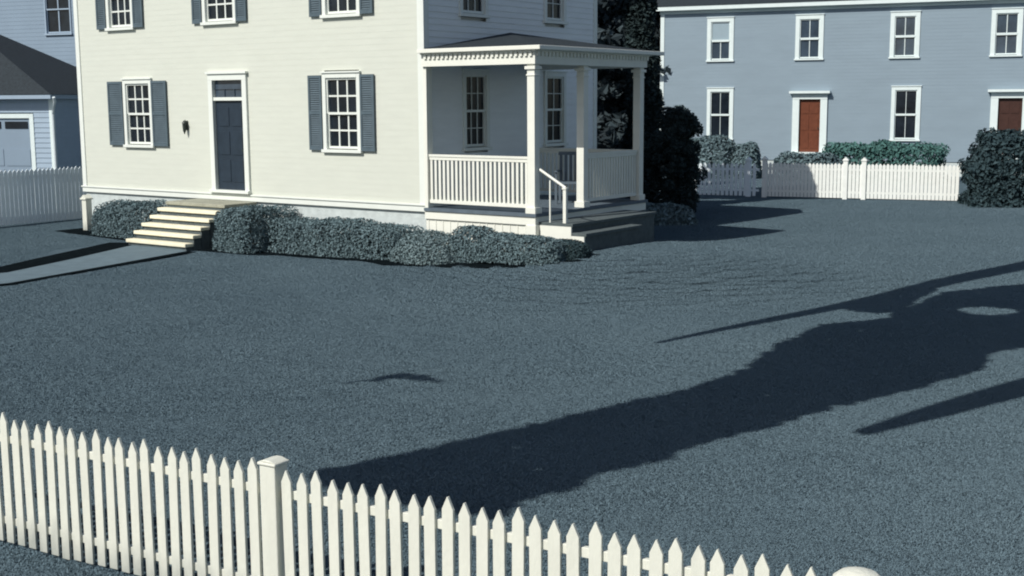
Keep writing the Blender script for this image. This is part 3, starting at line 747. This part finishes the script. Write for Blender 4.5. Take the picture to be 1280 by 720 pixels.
for (x, y, h), nm in zip(back, names_b):
    if b0 is None:
        o = b0 = tree('backdrop_tree', 'x', (x, y, 0), 'conifer', 16, 4.6, 32000, .28, M['deepleaf'], M['bark'], 51, .02, 'backdrop trees beyond the houses', .3)
    else:
        o = copy_tree(b0)
    o.location = (x, y, 0); o.rotation_euler.z = x*1.7; o.scale = (1, 1, h/16)
    o['label'] = 'tall dark backdrop tree standing ' + nm

# ================================================================== the oak beside the camera whose shadow lies on the lawn
POLY = [
 [(-1.66,10.49),(-1.46,10.58),(-.67,11.28),(-.01,11.89),(.64,12.5),(1.35,13.11),(2.03,13.66),(2.71,14.48),(3.28,15.65),(3.87,16.73),(4.53,17.63),(5.03,17.81),(5.51,18.06),(5.80,18.76),
  (6.2,19.1),(7.07,20.4),(8.97,21.5),(14,25),(14,19.5),(10,17.6),(7.6,16.6),(6.56,15.92),(6.08,15.72),(5.81,15.27),(5.52,14.62),(4.48,13.6),(3.28,12.64),(2.47,11.89),(1.95,11.55),(1.52,11.17),(1.34,10.84),
  (1.04,10.67),(.71,10.49),(.56,10.26),(.53,10.08),(.32,9.98),(.05,9.67),(-.07,9.34),(-.51,9.44),(-1.03,9.75),(-1.61,10.19)],
 [(5.51,18.5),(5.8,18.76),(7.07,20.83),(6.6,20.7),(5.4,19.4),(5.0,18.9)]]
HOLE = (7.1, 18.57, .46, .40)
STREAKS = [([(1.93,16.2),(3.9,18.1),(6.0,20.05),(8.2,22.3),(12.5,26.5)], [.05,.14,.20,.26,.34]),
           ([(3.36,11.68),(4.3,12.45),(5.6,13.55),(8.5,16.0),(10.5,17.5)], [.10,.19,.25,.30,.34])]
MARK = [(-1.9,13.96),(-1.55,14.25),(-1.3,14.5),(-1.05,14.4),(-.73,13.98),(-1.0,14.1),(-1.3,14.22),(-1.55,14.1)]
def inside(pt, poly):
    x, y = pt; c = False; j = len(poly)-1
    for i in range(len(poly)):
        if (poly[i][1] > y) != (poly[j][1] > y) and x < (poly[j][0]-poly[i][0])*(y-poly[i][1])/(poly[j][1]-poly[i][1])+poly[i][0]: c = not c
        j = i
    return c
def lift(gx, gy, h): return Vector((gx, gy, 0)) - S*(h/-S.z) if False else Vector((gx - S.x/(-S.z)*h, gy - S.y/(-S.z)*h, h))
def drop(q): t = q[2]/(-S.z); return (q[0]+S.x*t, q[1]+S.y*t)
def in_view(g_): return g_[1] > 5.5 and abs(g_[0]) < .43*g_[1]+.8 and g_[1] < 60

oak = empty('oak_tree', (4.6, -2.4, 0), 0, label='large spreading oak beside the viewpoint with a long limb over the lawn', cat='tree')
rnd = random.Random(77); crown = MB(); pts = []
poly = POLY[0]
while len(pts) < 34000:
    gx, gy = rnd.uniform(-1.9, 14), rnd.uniform(9.2, 25)
    if not (inside((gx, gy), poly) or inside((gx, gy), POLY[1])): continue
    if ((gx-HOLE[0])/HOLE[2])**2 + ((gy-HOLE[1])/HOLE[3])**2 < 1: continue
    q = lift(gx, gy, rnd.uniform(8.2, 10.0) + .5*math.sin(gx*1.1)+.3*math.sin(gy*1.7)); pts.append(q - oak.location)
n_in = len(pts)
k = 0
while k < 14000:      # the rest of the crown round the trunk
    d = Vector((rnd.gauss(0, 1), rnd.gauss(0, 1), rnd.gauss(0, .6))).normalized()*(1-abs(rnd.gauss(0, .2)))
    q = Vector((5.2+d.x*5.5, -2.0+d.y*5.5, 9.2+d.z*3.6)); 
    if q.z < 5.6 or in_view(drop(q)): continue
    pts.append(q - oak.location); k += 1
leaves(crown, pts, .12, .6, rnd)
# small isolated leaf tuft that throws the little arched shadow on the lawn
mk = []
while len(mk) < 150:
    gx, gy = rnd.uniform(-2, -.7), rnd.uniform(13.9, 14.6)
    if inside((gx, gy), MARK): mk.append(lift(gx, gy, 8.8+rnd.uniform(-.1, .1)) - oak.location)
leaves(crown, mk, .07, .6, rnd)
crown.build('crown', M['oakleaf'], oak, fix=False)
tr = MB(); OL = Vector(oak.location)
tr.tube([(0, 0, -.3), (.1, .1, 1.5), (.0, .2, 3.4), (.1, .1, 5.4)], [.62, .45, .40, .34], 12)
limb = [(.1, .1, 5.2), (.3, 4.0, 6.8)] + [lift(*g_, 8.9)-OL for g_ in ((11.5, 20.5), (8.8, 18.9), (6.3, 17.4), (4.2, 15.4), (2.2, 12.9), (.6, 11.2), (-.6, 10.5))]
tr.tube(limb, [.32, .27, .22, .19, .16, .13, .10, .07, .03], 9)
for ps_, rs in STREAKS:
    q = [lift(*g_, 8.8)-OL for g_ in ps_]; tr.tube(q, rs, 8)
tr.tube([(.1, .1, 5.3), (1.8, -1.5, 7.5), (3.0, -2.6, 9.5)], [.25, .16, .05], 8)
tr.tube([(.1, .1, 5.3), (-.8, -1.8, 7.5), (-1.2, -3.2, 9.5)], [.25, .16, .05], 8)
tr.build('trunk', M['bark'], oak)
